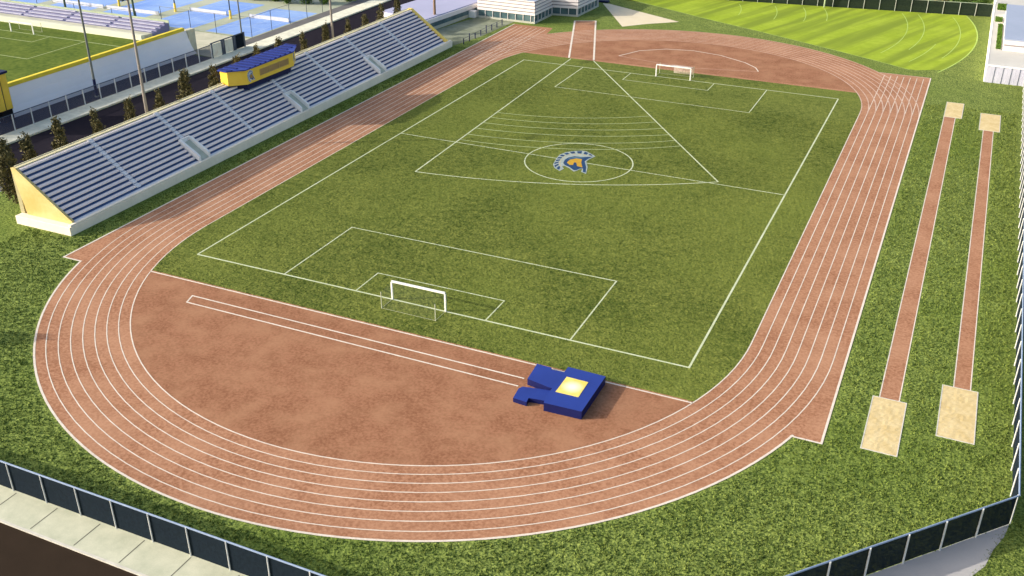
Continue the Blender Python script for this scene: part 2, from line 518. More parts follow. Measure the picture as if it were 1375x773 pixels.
# long jump runways and pits
rw = MB()
rwl = MB()
for x0, x1, y0, y1 in ((54.5, 56.5, -52.5, 52.4), (61.6, 63.3, -47.1, 46.9)):
    rw.poly([(x0, y0), (x1, y0), (x1, y1), (x0, y1)], .012)
    rwl.strip([(x0, y0), (x0, y1)], .12, .02)
    rwl.strip([(x1, y0), (x1, y1)], .12, .02)
struct(rw, 'jump_runway', M_track)
struct(rwl, 'runway_edge_lines', M_line)
for (x0, x1, y0, y1, lab) in (
        (53.8, 57.3, -62.7, -52.5, 'long sand pit at the near end of the runway beside the track'),
        (60.45, 64.1, -57.4, -47.1, 'long sand pit at the near end of the runway nearest the fence'),
        (54.4, 57.65, 52.4, 62.6, 'small square sand pit at the far end of the runway beside the track'),
        (60.8, 64.4, 46.9, 57.7, 'small square sand pit at the far end of the runway nearest the fence')):
    th = thing('sand_pit', lab, 'sand pit', ((x0 + x1) / 2, (y0 + y1) / 2, 0), 0, 'sand pits of the jump runways')
    w, h = (x1 - x0) / 2, (y1 - y0) / 2
    b = .11
    s_ = MB()
    nx, ny = 12, 30
    g = [[None] * (ny + 1) for _ in range(nx + 1)]
    for i in range(nx + 1):
        for j in range(ny + 1):
            e = i in (0, nx) or j in (0, ny)
            g[i][j] = (-w + b + (2 * w - 2 * b) * i / nx, -h + b + (2 * h - 2 * b) * j / ny, .03 if e else .03 + random.uniform(-.008, .02))
    for i in range(nx):
        for j in range(ny):
            s_.quad(g[i][j], g[i + 1][j], g[i + 1][j + 1], g[i][j + 1])
    s_.build('sand', M_sand, th)
    k_ = MB()
    k_.box(-w, -w + b, -h, h, 0, .042).box(w - b, w, -h, h, 0, .042).box(-w + b, w - b, -h, -h + b, 0, .04).box(-w + b, w - b, h - b, h, 0, .04)
    k_.build('border', M_kerb, th)

# throwing sector sand and bright lawn
struct(MB().poly([(-38.5, 119.0), (-36.6, 119.2), (-13.1, 106.5), (-20, 100.6), (-24.7, 95.2)], .012), 'sand_patch', M_sandpale)
cx, cy = -39.0, 120.0
lawn = [(-160, 180), (-75, 146), (-30.1, 125.4), (-4.9, 111.6), (8, 105.2), (24, 96.6), (38.5, 88.6), (44.6, 84.6)] + \
    [(46.6, 84.5)] + arc(cx, cy, 97, -21.0, 16, 30)[1:] + [(-160, 112)][:0]
# close along the far fence
lawn = lawn[1:] + [(-75, 129.2)]
lawn = [(-75, 128.6), (-75, 146)][:1] + [(-52, 134.5), (-30.1, 125.4)] + lawn[2:-1]
struct(MB().poly(lawn, .008), 'bright_lawn', M_lawn)
al = MB()
al.strip(arc(cx, cy, 96.9, -21.5, 15.5, 40), .30, .016)
for r, a0, a1 in ((93, -14, 14.5), (84.5, -12, 15.5), (80.5, -17, 16), (55, 1, 19), (47.5, 0, 20), (88.5, -19, -6), (60.5, 4, 18), (38, 2, 22)):
    al.strip(arc(cx, cy, r, a0, a1, 30), .2, .016)
al.strip([(-30.1, 125.4), (-4.9, 111.6), (8, 105.2), (24, 96.6), (38.5, 88.6), (45.5, 84.2)], .18, .016)
struct(al, 'sector_arc_lines', mat('lawn_line_paint', (.42, .56, .15), (.28, .40, .06), layers=((.3, 1), (2, .6)), contrast=(.35, .7)))

# ------------------------------------------------------------------ helmet emblem (polygons in field coordinates)
EM_BACK = [(-4.15, -.05), (-3.55, -3.1), (-2.7, -4.55), (-1.35, -5.5), (-1.05, -4.2), (-1.75, -3.4), (-1.5, -2.9), (-.5, -3.5), (.9, -4.75),
           (1.3, -4.1), (1.45, -3.3), (1.8, -3.0), (2.1, -4.4), (3.2, -4.85), (2.35, -1.8), (1.15, .7), (1.25, 2.0), (1.75, 3.75), (.5, 4.7), (-.6, 5.45),
           (-1.4, 5.5), (-2.7, 4.7), (-3.7, 3.6), (-4.3, 1.9)]
EM_CREST_IN = [(-2.05, -3.1), (-2.75, -1.4), (-3.0, .4), (-2.9, 1.9), (-2.3, 2.75), (-1.5, 3.15), (-.4, 3.1), (1.2, 3.5)]
EM_CREST_OUT = [(-1.5, -5.15), (-2.65, -4.35), (-3.45, -2.9), (-4.0, -.05), (-4.1, 1.85), (-3.52, 3.4), (-2.6, 4.5), (-1.35, 5.25), (-.55, 5.2), (.5, 4.45), (1.45, 3.75)]
EM_HELM = [(-2.2, -1.75), (-2.53, -.15), (-2.4, 1.2), (-1.65, 2.2), (-.35, 2.35), (1.4, 3.45), (1.0, 2.05), (.9, .55), (2.1, -1.9), (2.95, -4.4), (2.4, -4.25),
           (1.85, -2.75), (1.35, -3.1), (1.1, -3.95), (.75, -4.2), (-.5, -3.1), (-1.6, -2.5)]
EM_GOLD = [(-1.7, -1.3), (-1.75, .25), (-.95, 1.3), (.1, 1.4), (.55, -.2), (1.6, -2.35), (.5, -2.1), (-.2, -.6), (-.62, -.65), (-.3, -1.9), (-.85, -2.15)]
EM_SWOOSH = [(-2.2, .1), (-2.05, 1.1), (-1.35, 1.75), (-.4, 1.95), (.6, 2.5), (-.4, 1.65), (-1.3, 1.4), (-1.95, .8)]


def helmet(mb, tf, dz):
    """Layers of the helmet emblem; tf maps (x, y, layer height) into space."""
    def P(pts, k, m):
        mb.poly([tf(x, y, k * dz) for x, y in pts], None, m)
    P(EM_BACK, 0, 0)
    P(EM_HELM, 1, 1)
    P(EM_GOLD, 2, 2)
    P(EM_SWOOSH, 2, 3)

    def along(line, t):
        L = [math.dist(line[i], line[i + 1]) for i in range(len(line) - 1)]
        s = t * sum(L)
        for i, l in enumerate(L):
            if s <= l or i == len(L) - 1:
                f = min(1, s / l)
                return (line[i][0] + (line[i + 1][0] - line[i][0]) * f, line[i][1] + (line[i + 1][1] - line[i][1]) * f)
            s -= l
    # bristles of the crest
    n = 11
    for i in range(n):
        ta, tb = (i + .08) / n, (i + .72) / n
        o0, o1, i0, i1 = along(EM_CREST_OUT, ta), along(EM_CREST_OUT, tb), along(EM_CREST_IN, ta), along(EM_CREST_IN, tb)
        lerp = lambda p, q, f: (p[0] + (q[0] - p[0]) * f, p[1] + (q[1] - p[1]) * f)
        P([o0, o1, lerp(o1, i1, .62), lerp(o0, i0, .62)], 1, 1)
        P([lerp(o0, i0, .68), lerp(o1, i1, .68), lerp(o1, i1, .92), lerp(o0, i0, .92)], 1, 4)


em = MB()
helmet(em, lambda x, y, z: (x * .97, y * .97, .062 + z), .005)
em_o = em.build('field_emblem', [M_embw, M_navyline, M_gold, M_embsh, mat('emblem_cream', (.46, .40, .24))])
tag(em_o, 'blue, gold and white helmet emblem painted in the centre circle', 'emblem')


# ------------------------------------------------------------------ soccer goals
def make_goal(label, face):
    g = thing('soccer_goal', label, 'goal', (0, 0, 0), 0, 'soccer goals')
    w, h = 3.75, 2.55
    MB().bar((-w, 0, h), (w, 0, h), .22).build('crossbar', M_goal, g)
    for s in (-1, 1):
        MB().bar((s * w, 0, 0), (s * w, 0, h - .11), .2).build('goal_post', M_goal, g)
    for s in (-1, 1):
        MB().bar((s * w, 2.6, 0), (s * w, 2.6, 2.3), .09).build('back_post', M_thin, g)
        MB().bar((s * w, .1, .05), (s * w, 2.55, .05), .025).build('ground_bar', M_thin, g)
    MB().bar((-w + .05, 2.6, .05), (w - .05, 2.6, .05), .025).build('back_bar', M_thin, g)
    n = MB()
    n.quad((-w + .05, 2.55, .1), (w - .05, 2.55, .1), (w - .05, 2.55, 2.25), (-w + .05, 2.55, 2.25))
    n.quad((-w + .05, 2.55, 2.25), (w - .05, 2.55, 2.25), (w - .05, .1, h), (-w + .05, .1, h))
    n.quad((-w + .04, .1, .1), (-w + .04, 2.55, .1), (-w + .04, 2.55, 2.25), (-w + .04, .1, h))
    n.quad((w - .04, .1, .1), (w - .04, 2.55, .1), (w - .04, 2.55, 2.25), (w - .04, .1, h))
    n.build('net', M_net, g)
    return g


g1 = make_goal('white soccer goal on the near goal line, its net barely visible', 1)
g1.location = (0.0, -L2, .03)
g1.rotation_euler.z = math.pi
g2 = copy_tree(g1)
g2['label'] = 'white soccer goal at the far end with bunched netting behind it'
g2.location = (0.2, L2, .03)
g2.rotation_euler.z = 0
bn = MB()
bn.quad((-.6, 2.5, .5), (3.6, 2.5, .5), (3.6, 2.5, 2.2), (-.6, 2.5, 2.25))
bn.quad((-.9, .2, 2.5), (3.6, .2, 2.5), (3.6, 2.45, 2.22), (-.6, 2.45, 2.25))
bn.build('bunched_net', M_netdense, g2)
g3 = copy_tree(g1)
g3['label'] = 'pale soccer goal on the second field before the low bleachers'
g3.location = (-155.6, 25.6, .02)
g3.rotation_euler.z = 0

# ------------------------------------------------------------------ pole vault landing mat
pv = thing('landing_mat', 'blue pole vault landing mat with a yellow square on top', 'landing mat', (23, -66, .03))


def lp(pts):
    return [(x - 23, y + 66) for x, y in pts]


mp_ = MB()
mp_.prism(lp([(22.65, -62.35), (27.05, -62.45), (27.05, -69.75), (22.9, -69.9), (22.65, -68.9)]), 0, 1.0, 0, 1)
mp_.build('main_pad', [M_matside, M_mat], pv, bevel=.06)
f1 = MB().prism(lp([(19.15, -62.85), (20.95, -62.95), (21.0, -63.3), (22.6, -63.2), (22.6, -66.7), (22.0, -66.65), (19.4, -66.1), (19.3, -64.6)]), 0, .78, 0, 1)
f1.build('front_pad', [M_matside, M_mat], pv, bevel=.05)
f2 = MB().prism(lp([(19.4, -67.35), (22.0, -66.85), (22.6, -66.8), (22.6, -68.85), (20.85, -69.1), (20.95, -69.9), (19.35, -69.75), (19.15, -67.85)]), 0, .52, 0, 1)
f2.build('front_pad', [M_matside, M_mat], pv, bevel=.05)
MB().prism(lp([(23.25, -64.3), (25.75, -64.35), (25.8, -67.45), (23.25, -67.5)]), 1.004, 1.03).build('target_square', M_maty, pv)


# ------------------------------------------------------------------ fences
def fence(name, label, a, b, h, spacing, screen, side=1, post_w=.13, z=0, group=None, rail=M_rail, postm=M_post, cat='fence', skip_end=False):
    """Windscreen fence from a to b; posts stand on the given side of the fabric."""
    a, b = Vector((*a, z)), Vector((*b, z))
    L = (b - a).length
    d = (b - a).normalized()
    nrm = Vector((-d.y, d.x, 0)) * side
    f = thing(name, label, cat, tuple(a), 0, group)
    n = max(1, round(L / spacing))
    st = L / n
    for i in range(n + (0 if skip_end else 1)):
        p = d * (i * st) + nrm * (post_w * .5 + .03)
        MB().tube(p, p + Vector((0, 0, h + .06)), post_w * .5, n=8).build('fence_post', postm, f)
    for i in range(n):
        p, q = d * (i * st), d * ((i + 1) * st)
        mb = MB()
        seg = 6
        bel = random.uniform(.01, .05)
        for k in range(seg):
            u0, u1 = k / seg, (k + 1) / seg
            def pt(u, zz):
                base = p.lerp(q, u)
                return base - nrm * (bel * math.sin(math.pi * u) * math.sin(math.pi * (zz / h)) * 1.0) + Vector((0, 0, zz))
            for z0, z1 in ((.05, h * .5), (h * .5, h - .05)):
                mb.quad(pt(u0, z0), pt(u1, z0), pt(u1, z1), pt(u0, z1))
        mb.build('windscreen', screen, f)
    MB().tube(Vector((0, 0, h + .02)), d * L + Vector((0, 0, h + .02)), .085, n=8).build('top_rail', rail, f)
    return f


fence('windscreen_fence', 'dark windscreen fence along the pale sidewalk at the street', (-66.0, -102.25), (37.0, -102.25), 3.15, 4.12, M_screen, side=-1, group='windscreen fences around the track')
fence('windscreen_fence', 'short slanting dark fence beside the grey pavement', (37.15, -102.2), (67.4, -68.75), 3.15, 4.1, M_screen, side=-1, group='windscreen fences around the track', skip_end=True, post_w=.17)
fence('windscreen_fence', 'long straight fence running beside the jump runways', (67.55, -68.6), (68.3, 80.6), 3.15, 4.1, M_screen, side=1, group='windscreen fences around the track', post_w=.15)
fence('windscreen_fence', 'dark green windscreen fence along the far edge of the bright lawn', (-80, 127.9), (60.3, 147.7), 3.3, 4.05, M_screenfar, side=-1, group='windscreen fences around the track', rail=mat('green_rail', (.3, .36, .28)), post_w=.17, postm=mat('grey_green_post', (.42, .45, .40)))
MB().tube((18.2, 140.4, 0), (18.2, 140.4, 9), .22, .18).build('net_pole', mat('pale_green_pole', (.36, .44, .26)))
tag(bpy.data.objects['net_pole'], 'pale green pole standing at the far lawn fence', 'pole')

# ------------------------------------------------------------------ street corner
sw = MB()
sw.box(-140, 38, -105.7, -102.27, 0, .12)
struct(sw, 'sidewalk', M_walk)
jn = MB()
x = -137.3
while x < 58:
    jn.poly([(x, -105.55), (x + .11, -105.55), (x + .14, -102.5), (x + .03, -102.5)], .126)
    x += 5.05
struct(jn, 'sidewalk_joints', M_joint)
struct(MB().box(-140, 60, -105.95, -105.703, 0, .135), 'kerb', M_kerb)
struct(MB().poly([(-300, -320), (300, -320), (300, -105.95), (-300, -105.95)], .006), 'road', M_road)
# grey pavement outside the slanting fence, its corner rounded into the grass
pvp = [(37.2, -102.3), (55.0, -102.3), (58.0, -95), (60.6, -89), (62.4, -84), (63.9, -79.8), (64.6, -77.2), (65.6, -75.4), (66.2, -72.9), (67.0, -70.8), (67.3, -69.4), (67.4, -68.72)]
struct(MB().poly(pvp, .012), 'pavement', M_pave)

# ------------------------------------------------------------------ grandstand
gs = thing('grandstand', 'long grandstand with blue and grey bench rows and yellow end walls', 'grandstand', (-60, 0, 0))
X = lambda x: x + 60
Y0, Y1 = -57.0, 57.0
ZF0, ZB = 1.45, 7.9
XF, XB = -55.6, -64.2
NR = 12
run = (XF - XB) / NR
rise = (ZB - ZF0) / NR
pl = MB()
pl.box(X(-64.9), X(-54.4), -58.2, 59.0, 0, 1.3)
pl.build('plinth', M_plinth, gs, bevel=.06)
MB().box(X(-55.0), X(-54.45), -57.9, 58.7, 1.303, 1.55).build('front_kerb', M_plinth, gs, bevel=.04)
MB().box(X(-55.58), X(-55.003), Y0 + .36, 58.0, 1.303, 1.52).build('front_walkway', M_stair, gs)
st = MB()
for r in range(NR):
    x1 = XF - r * run
    z1 = ZF0 + (r + .55) * rise
    st.box(X(XB), X(x1), Y0 + .35, Y1 - .35, ZF0 - .12 if r == 0 else ZF0 + (r - .45) * rise + .002, z1)
st.build('stepped_deck', M_riser, gs)
MB().box(X(-65.0), X(XB - .02), Y0, Y1, 1.32, ZB + .12).build('back_wall', mat('back_wall_paint', (.42, .38, .22), (.34, .31, .18)), gs)
MB().box(X(-64.65), X(-64.5), Y0 + .3, Y1 - .3, ZB + .42, ZB + .54).box(X(-64.9), X(XB - .1), Y0, Y1, ZB + .123, ZB + .22).build('back_rail', mat('rail_cream', (.62, .58, .38)), gs)
aisles = [-43.0, -28.5, -14.6, .1, 14.2, 28.4, 42.6]
edges = [Y0 + .4] + aisles + [Y1 - .4]
for r in range(NR):
    x1 = XF - r * run
    zt = ZF0 + (r + .55) * rise
    for k in range(8):
        ya = edges[k] + (.55 if k else 0)
        yb = edges[k + 1] - (.55 if k < 7 else 0)
        # the ramps cut into the lowest rows
        if r < 4:
            if k in (1, 3, 5): yb -= .95
            if k in (2, 4, 6): ya += .95
        bch = MB().box(X(x1 - .60), X(x1 - .06), ya, yb, zt + .10, zt + .37)
        bch.box(X(x1 - .26), X(x1 - .16), ya + .4, ya + .5, zt, zt + .12).box(X(x1 - .26), X(x1 - .16), yb - .5, yb - .4, zt, zt + .12)
        bch.build('bench', M_seat, gs)
for i, y in enumerate(aisles):
    s_ = MB()
    for r in range(NR):
        if i % 2 == 1 and r < 4:
            continue
        x1 = XF - r * run
        zt = ZF0 + (r + .55) * rise
        s_.box(X(x1 - run * .5), X(x1), y - .42, y + .42, zt + .003, zt + .26)
        s_.box(X(x1 - run), X(x1 - run * .5), y - .42, y + .42, zt + .003, zt + .46)
    s_.build('stair', M_stair, gs)
for y in (aisles[1], aisles[3], aisles[5]):
    v = MB()
    fl_ = MB()
    fl_.quad((X(-54.95), y - .95, 1.62), (X(-54.95), y + .95, 1.62), (X(-58.6), y + .95, 4.05), (X(-58.6), y - .95, 4.05))
    fl_.build('entry_ramp_floor', mat('ramp_grey_green', (.52, .54, .44), (.40, .43, .34), layers=((1, 1),)), gs)
    xa, xb = X(-54.9), X(-58.6)
    prof = [(xa, 1.5), (xa, 2.35), (xa - .5, 2.75), (xb + .3, 4.5), (xb, 4.55), (xb, 3.2)]
    for yy0, yy1 in ((y - 1.35, y - .95), (y + .95, y + 1.35)):
        n = len(prof)
        A = [(px, yy0, pz) for px, pz in prof]
        B = [(px, yy1, pz) for px, pz in prof]
        v.poly(A)
        v.poly(B)
        for k in range(n):
            v.quad(A[k], A[(k + 1) % n], B[(k + 1) % n], B[k])
    v.box(xb - .3, xb - .003, y - 1.25, y + 1.25, 2.6, 4.6)
    v.build('entry_ramp_wall', M_vom, gs)
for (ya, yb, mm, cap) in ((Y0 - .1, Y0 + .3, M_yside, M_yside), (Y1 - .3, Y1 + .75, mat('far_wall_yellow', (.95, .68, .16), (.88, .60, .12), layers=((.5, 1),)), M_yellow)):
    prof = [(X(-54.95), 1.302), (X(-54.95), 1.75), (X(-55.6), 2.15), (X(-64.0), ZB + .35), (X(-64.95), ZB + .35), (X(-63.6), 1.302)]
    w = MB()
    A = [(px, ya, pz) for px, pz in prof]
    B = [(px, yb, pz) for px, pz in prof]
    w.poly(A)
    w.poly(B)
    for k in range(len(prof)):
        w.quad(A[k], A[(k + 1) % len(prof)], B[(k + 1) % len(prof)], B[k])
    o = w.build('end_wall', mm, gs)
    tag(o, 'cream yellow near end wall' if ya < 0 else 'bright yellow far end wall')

# press box standing on the top rows
pb = thing('press_box', 'yellow press box with blue roof standing over the top rows of the grandstand', 'press box', (-62, 1.1, 7.1))
PX = lambda x: x + 62
plan = [(-61.0, -9.2), (-60.8, 4.6), (-62.9, 8.2), (-65.0, 8.2), (-65.0, -11.6), (-63.4, -11.6)]
body = MB()
body.prism([(PX(x), y) for x, y in plan], .75, 3.35)
cabin = body.build('cabin', M_ybox, pb)
MB().prism([(PX(-61.6), -8.6), (PX(-61.4), 4.2), (PX(-63.2), 7.4), (PX(-64.8), 7.4), (PX(-64.8), -10.8), (PX(-63.6), -10.8)], -.35, .747).build('base_skirt', M_navy, pb)
for (x, y) in ((-61.9, -8.0), (-61.9, -2), (-61.9, 3.8), (-64.3, -10), (-64.3, 6.5)):
    MB().box(PX(x) - .12, PX(x) + .12, y - .12, y + .12, -1.6 if x > -63 else -.6, -.353).build('support_leg', M_navy, pb)
rf = MB()
roof = [(PX(-60.8), -9.5), (PX(-60.6), 4.8), (PX(-62.6), 8.5), (PX(-65.3), 8.5), (PX(-65.3), -11.9), (PX(-63.3), -11.9)]
rf.prism(roof, 3.36, 3.56)
roof_o = rf.build('roof', M_blueroof, pb)
ribs = MB()
for k in range(14):
    y = -11.6 + k * 1.52
    xf = PX(-60.75) if -9 < y < 4.6 else PX(-62.5)
    ribs.box(PX(-65.2), xf, y, y + .5, 3.563, 3.70)
ribs.build('roof_seams', mat('roof_seam_blue', (.016, .028, .15)), roof_o)


def pbf(y, z, o=0):
    """Point on the press box front face."""
    return (PX(-61.0 + .2 * (y + 9.2) / 13.8) + .012 + o, y, z)


ws = MB().quad(pbf(-5.4, 1.55), pbf(3.0, 1.55), pbf(3.0, 2.55), pbf(-5.4, 2.55)).build('window_strip', M_window, pb)
fr_ = MB()
for (a, b) in (((-5.5, 2.6), (3.1, 2.6)), ((-5.5, 1.5), (3.1, 1.5)), ((-5.5, 1.55), (-5.5, 2.55)), ((3.1, 1.55), (3.1, 2.55)), ((-2.7, 1.55), (-2.7, 2.55)), ((.2, 1.55), (.2, 2.55))):
    fr_.bar(pbf(*a, .03), pbf(*b, .03), .09)
fr_.build('window_frame', M_frame, ws)
lg = MB()
helmet(lg, lambda x, y, z: pbf(-7.9 + x * .27, 2.05 + y * .2, .01 + z), .012)
lg.build('logo', [M_logow, M_logob, M_gold, M_logow, M_logob], cabin)
ca = Vector((PX(-60.8), 4.6, 0))
cb = Vector((PX(-62.9), 8.2, 0))
cd = (cb - ca).normalized()
cn = Vector((-cd.y, cd.x, 0))
if cn.x < 0: cn = -cn
lg = MB()
helmet(lg, lambda x, y, z: tuple(ca + cd * (1.7 + x * .25) + cn * (.02 + z) + Vector((0, 0, 2.1 + y * .2))), .012)
lg.build('logo', [M_logow, M_logob, M_gold, M_logow, M_logob], cabin)

# ------------------------------------------------------------------ alley behind the stand
struct(MB().poly([(-93.3, -75), (-80, -50), (-73.4, -49), (-73.4, 120), (-93.3, 120)], .006), 'alley_road', M_alley)
struct(MB().poly([(-73.2, -50), (-66.2, -50), (-66.2, 66), (-73.2, 66)], .008), 'planting_bed', M_soil)
struct(MB().box(-73.5, -73.2, -49, 118, 0, .15), 'alley_kerb', M_tan)
struct(MB().box(-97.9, -93.4, -75, 106, 0, .3), 'raised_walk', mat('pale_walk_concrete', (.78, .76, .60), (.58, .57, .44), layers=((.3, 1), (1.5, .8)), contrast=(.38, .62)))
struct(MB().poly([(-102.0, 37.5), (-97.9, 37.5), (-97.9, 120), (-102.0, 120)], .02), 'asphalt_path', M_path)
struct(MB().poly([(-107, -60), (-97.9, -60), (-97.9, 27), (-107, 27)], .012), 'service_lane', mat('dark_lane', (.06, .06, .075), (.045, .045, .055), layers=((.2, 1),)))
struct(MB().poly([(-123, 31), (-107.2, 28.2), (-97.9, 27), (-97.9, 37.5), (-102, 45), (-123, 45.2)], .016), 'cream_paving', M_cream)
struct(MB().poly([(-84, -60), (-77.6, -52.0), (-76.8, -49.6), (-79.5, -48.6), (-88, -57)], .010), 'side_path', mat('pale_side_path', (.2, .22, .26), (.12, .13, .16), layers=((.2, 1),)))


# trees ----------------------------------------------------------------
def crown_mesh(name, h, z0, rad, n, size, shape, material, droop=.5):
    """A crown of many small leaf clumps around a tapered volume with gaps."""
    mb = MB()
    bunches = []
    for k in range(max(8, n // 28)):
        t_ = random.random()
        a = random.random() * 2 * math.pi
        rr = rad * shape(t_) * random.uniform(.35, 1.08)
        bunches.append((t_, a, rr, random.uniform(.6, 1.3)))
    for t_, a, rr, sc in bunches:
        c = Vector((math.cos(a) * rr, math.sin(a) * rr, z0 + (h - z0) * t_))
        for q in range(28):
            p = c + Vector((random.gauss(0, .3), random.gauss(0, .3), random.gauss(0, .55))) * size * 2.2 * sc
            u = Vector((random.gauss(0, 1), random.gauss(0, 1), random.gauss(0, 1) - droop)).normalized() * size * random.uniform(.6, 1.2)
            v = u.cross(Vector((random.gauss(0, 1), random.gauss(0, 1), random.gauss(0, 1)))).normalized() * size * random.uniform(.25, .45)
            mb.quad(p - u - v * .3, p - u * .2 + v, p + u, p - u * .2 - v)
    me = bpy.data.meshes.new(name)
    me.from_pydata(mb.v, [], mb.f)
    me.materials.append(material)
    return me


def trunk_mesh(name, h, r, limbs=5):
    mb = MB()
    mb.tube((0, 0, -.1), (.05, 0, h * .5), r, r * .7, 8).tube((.05, 0, h * .5), (0, .04, h), r * .7, r * .2, 8)
    for i in range(limbs):
        z = h * (.35 + .5 * i / limbs)
        a = i * 2.4
        mb.tube((.03, 0, z), (math.cos(a) * h * .09, math.sin(a) * h * .09, z + h * .1), r * .4, r * .12, 6)
    me = bpy.data.meshes.new(name)
    me.from_pydata(mb.v, [], mb.f)
    me.materials.append(M_bark)
    return me


col_shape = lambda t: (min(1, t * 3.2 + .35)) * (1 - t * .86) ** .8 + .1
con = [(crown_mesh('crown', 9.0, .8, 1.6, 2600, .30, col_shape, M_leaf), trunk_mesh('trunk', 8.6, .14)) for _ in range(4)]
ORD = ['first', 'second', 'third', 'fourth', 'fifth', 'sixth', 'seventh', 'eighth', 'ninth', 'tenth', 'eleventh', 'twelfth', 'thirteenth', 'fourteenth', 'fifteenth', 'sixteenth', 'seventeenth']
TREES = [(-52.7, 9.8), (-48.6, 9.2), (-42.5, 10.0), (-35.0, 9.4), (-27.1, 8.9), (-19.8, 8.3), (-13.4, 10.1), (-5.5, 9.1), (1.9, 9.2), (8.3, 9.6), (15.3, 9.5),
         (23.6, 9.0), (31.6, 9.1), (40.5, 8.2), (47.7, 7.7), (54.9, 8.8), (63.0, 8.5)]


def leafy(name, label, cat, x, y, h, meshes, base_h, group, rz=None, wide=1):
    tr = thing(name, label, cat, (x, y, 0), random.random() * 6 if rz is None else rz, group)
    for nm, me in zip(('crown', 'trunk'), meshes):
        o = bpy.data.objects.new(nm, me)
        col.objects.link(o)
        o.parent = tr
        o.scale = (wide * h / base_h, wide * h / base_h, h / base_h)
    return tr


for i, (y, h) in enumerate(TREES):
    if i == 0:
        lab = 'tall dark column tree standing on grass past the near end wall of the grandstand'
    elif i == len(TREES) - 1:
        lab = 'dark column tree at the far end of the row behind the grandstand'
    else:
        lab = f'dark narrow column tree, {ORD[i]} from the near end of the row behind the grandstand'
    leafy('column_tree', lab, 'tree', -71 + (0.0 if i == 0 else random.uniform(-.3, .3)), y, h, con[i % 4], 9.0, 'column trees behind the grandstand', wide=random.uniform(.75, 1.0))

# a tall conifer beyond the left edge whose shadow crosses the lower bend
leafy('column_tree', 'tall dark conifer on the grass left of the lower bend', 'tree', -56.2, -92.1, 8.4, (crown_mesh('crown', 9.0, .3, 1.5, 9000, .34, lambda t: (1 - t) ** .7 * 1.15 + .04, M_leaf), con[1][1]), 9.0, 'column trees behind the grandstand', wide=1.7)

# hedge-like trees beyond the lawn fence and the courts
rnd_shape = lambda t: math.sin(math.pi * min(.97, max(.06, t))) ** .6
bsh = [(crown_mesh('crown', 6.0, .6, 2.9, 2600, .42, rnd_shape, M_leafb, .1), trunk_mesh('trunk', 4.6, .2)) for _ in range(2)]
bso = (crown_mesh('crown', 6.0, .6, 2.9, 2600, .42, rnd_shape, M_leafo, .1), trunk_mesh('trunk', 4.6, .2))
for i, xx in enumerate((20, 25.5, 31, 36, 41.5, 47, 52, 57)):
    o_ = i in (4, 5)
    leafy('bushy_tree', (('orange' if i == 4 else 'rust orange') + ' bushy tree behind the far lawn fence') if o_ else f'green bushy tree behind the far lawn fence, {ORD[i]} from the pale green pole',
          'tree', xx, 150.5 + xx * .06 + random.uniform(0, 2), random.uniform(4.6, 5.6), bso if o_ else bsh[i % 2], 6.0, 'trees beyond the lawn fence')
for i, (xx, yy) in enumerate(((-128, 77), (-122, 78.5), (-117, 77.5), (-112, 79), (-107.5, 81), (-103.5, 87))):
    leafy('bushy_tree', f'dark green tree at the back of the blue courts, {ORD[i]} from the left', 'tree', xx, yy + 4, random.uniform(4.2, 5.2), bsh[i % 2], 6.0, 'trees beyond the courts')

# ------------------------------------------------------------------ light poles
for (x, y, h, r, m, lab) in (
        (-100.2, -6.5, 24, .26, M_pole, 'tall grey floodlight pole in front of the white wall'),
        (-69.6, -24.8, 26, .30, M_poletan, 'tall weathered floodlight pole behind the near half of the grandstand'),
        (-69.6, 32.4, 22, .30, M_poletan, 'pale floodlight pole behind the far half of the grandstand'),
        (-101.2, 41.0, 20, .20, M_pole, 'slim grey pole beside the cream panels and asphalt path'),
        (-67.4, 74.6, 16, .36, mat('brown_pole', (.24, .16, .10)), 'brown pole beside the lavender roofed wing')):
    p = thing('light_pole', lab, 'pole', (x, y, 0), 0, 'tall light poles')
    MB().tube((0, 0, .3), (0, 0, h), r, r * .6, 12).build('shaft', m, p)
    MB().tube((0, 0, 0), (0, 0, .3), r * 1.8, r * 1.6, 12).build('base', M_concrete, p)
    if x == -100.2:
        MB().tube((0, 0, .31), (0, 0, 3.6), r * 1.12, r * 1.1, 12).build('dark_sleeve', M_navy, p)
    hd = MB().box(-.1, .1, -1.6, 1.6, h - .2, h)
    for k in range(4):
        hd.box(-.25, .25, -1.5 + k * .85, -1.0 + k * .85, h - .75, h - .25)
    hd.build('lamp_head', M_darkpost, p)

# ------------------------------------------------------------------ white wall, scoreboard and alley fence
ww = thing('field_wall', 'high white wall with a yellow coping beside the second field', 'wall', (-107, 0, 0))
prof = [(2.6, 0), (1.95, .6), (1.35, 1.6), (.75, 3.2), (.3, 5.0), (-.3, 5.0), (-.3, 0)]
w = MB()
ya, yb = -33, 28.5
A = [(px, ya, pz) for px, pz in prof]
B = [(px, yb, pz) for px, pz in prof]
w.poly(A)
w.poly(B)
for k in range(len(prof)):
    w.quad(A[k], A[(k + 1) % len(prof)], B[(k + 1) % len(prof)], B[k])
w.build('wall', M_white, ww)
MB().box(-.45, .5, ya - .05, yb - .6, 5.003, 5.75).build('coping', mat('lemon_coping', (.78, .62, .06), (.70, .54, .05), layers=((.4, 1),)), ww, bevel=.1)
MB().box(-.4, .9, yb + .003, yb + 2.2, 0, 5.1).build('end_pier', mat('cream_pier', (.52, .52, .40), (.45, .44, .33)), ww)

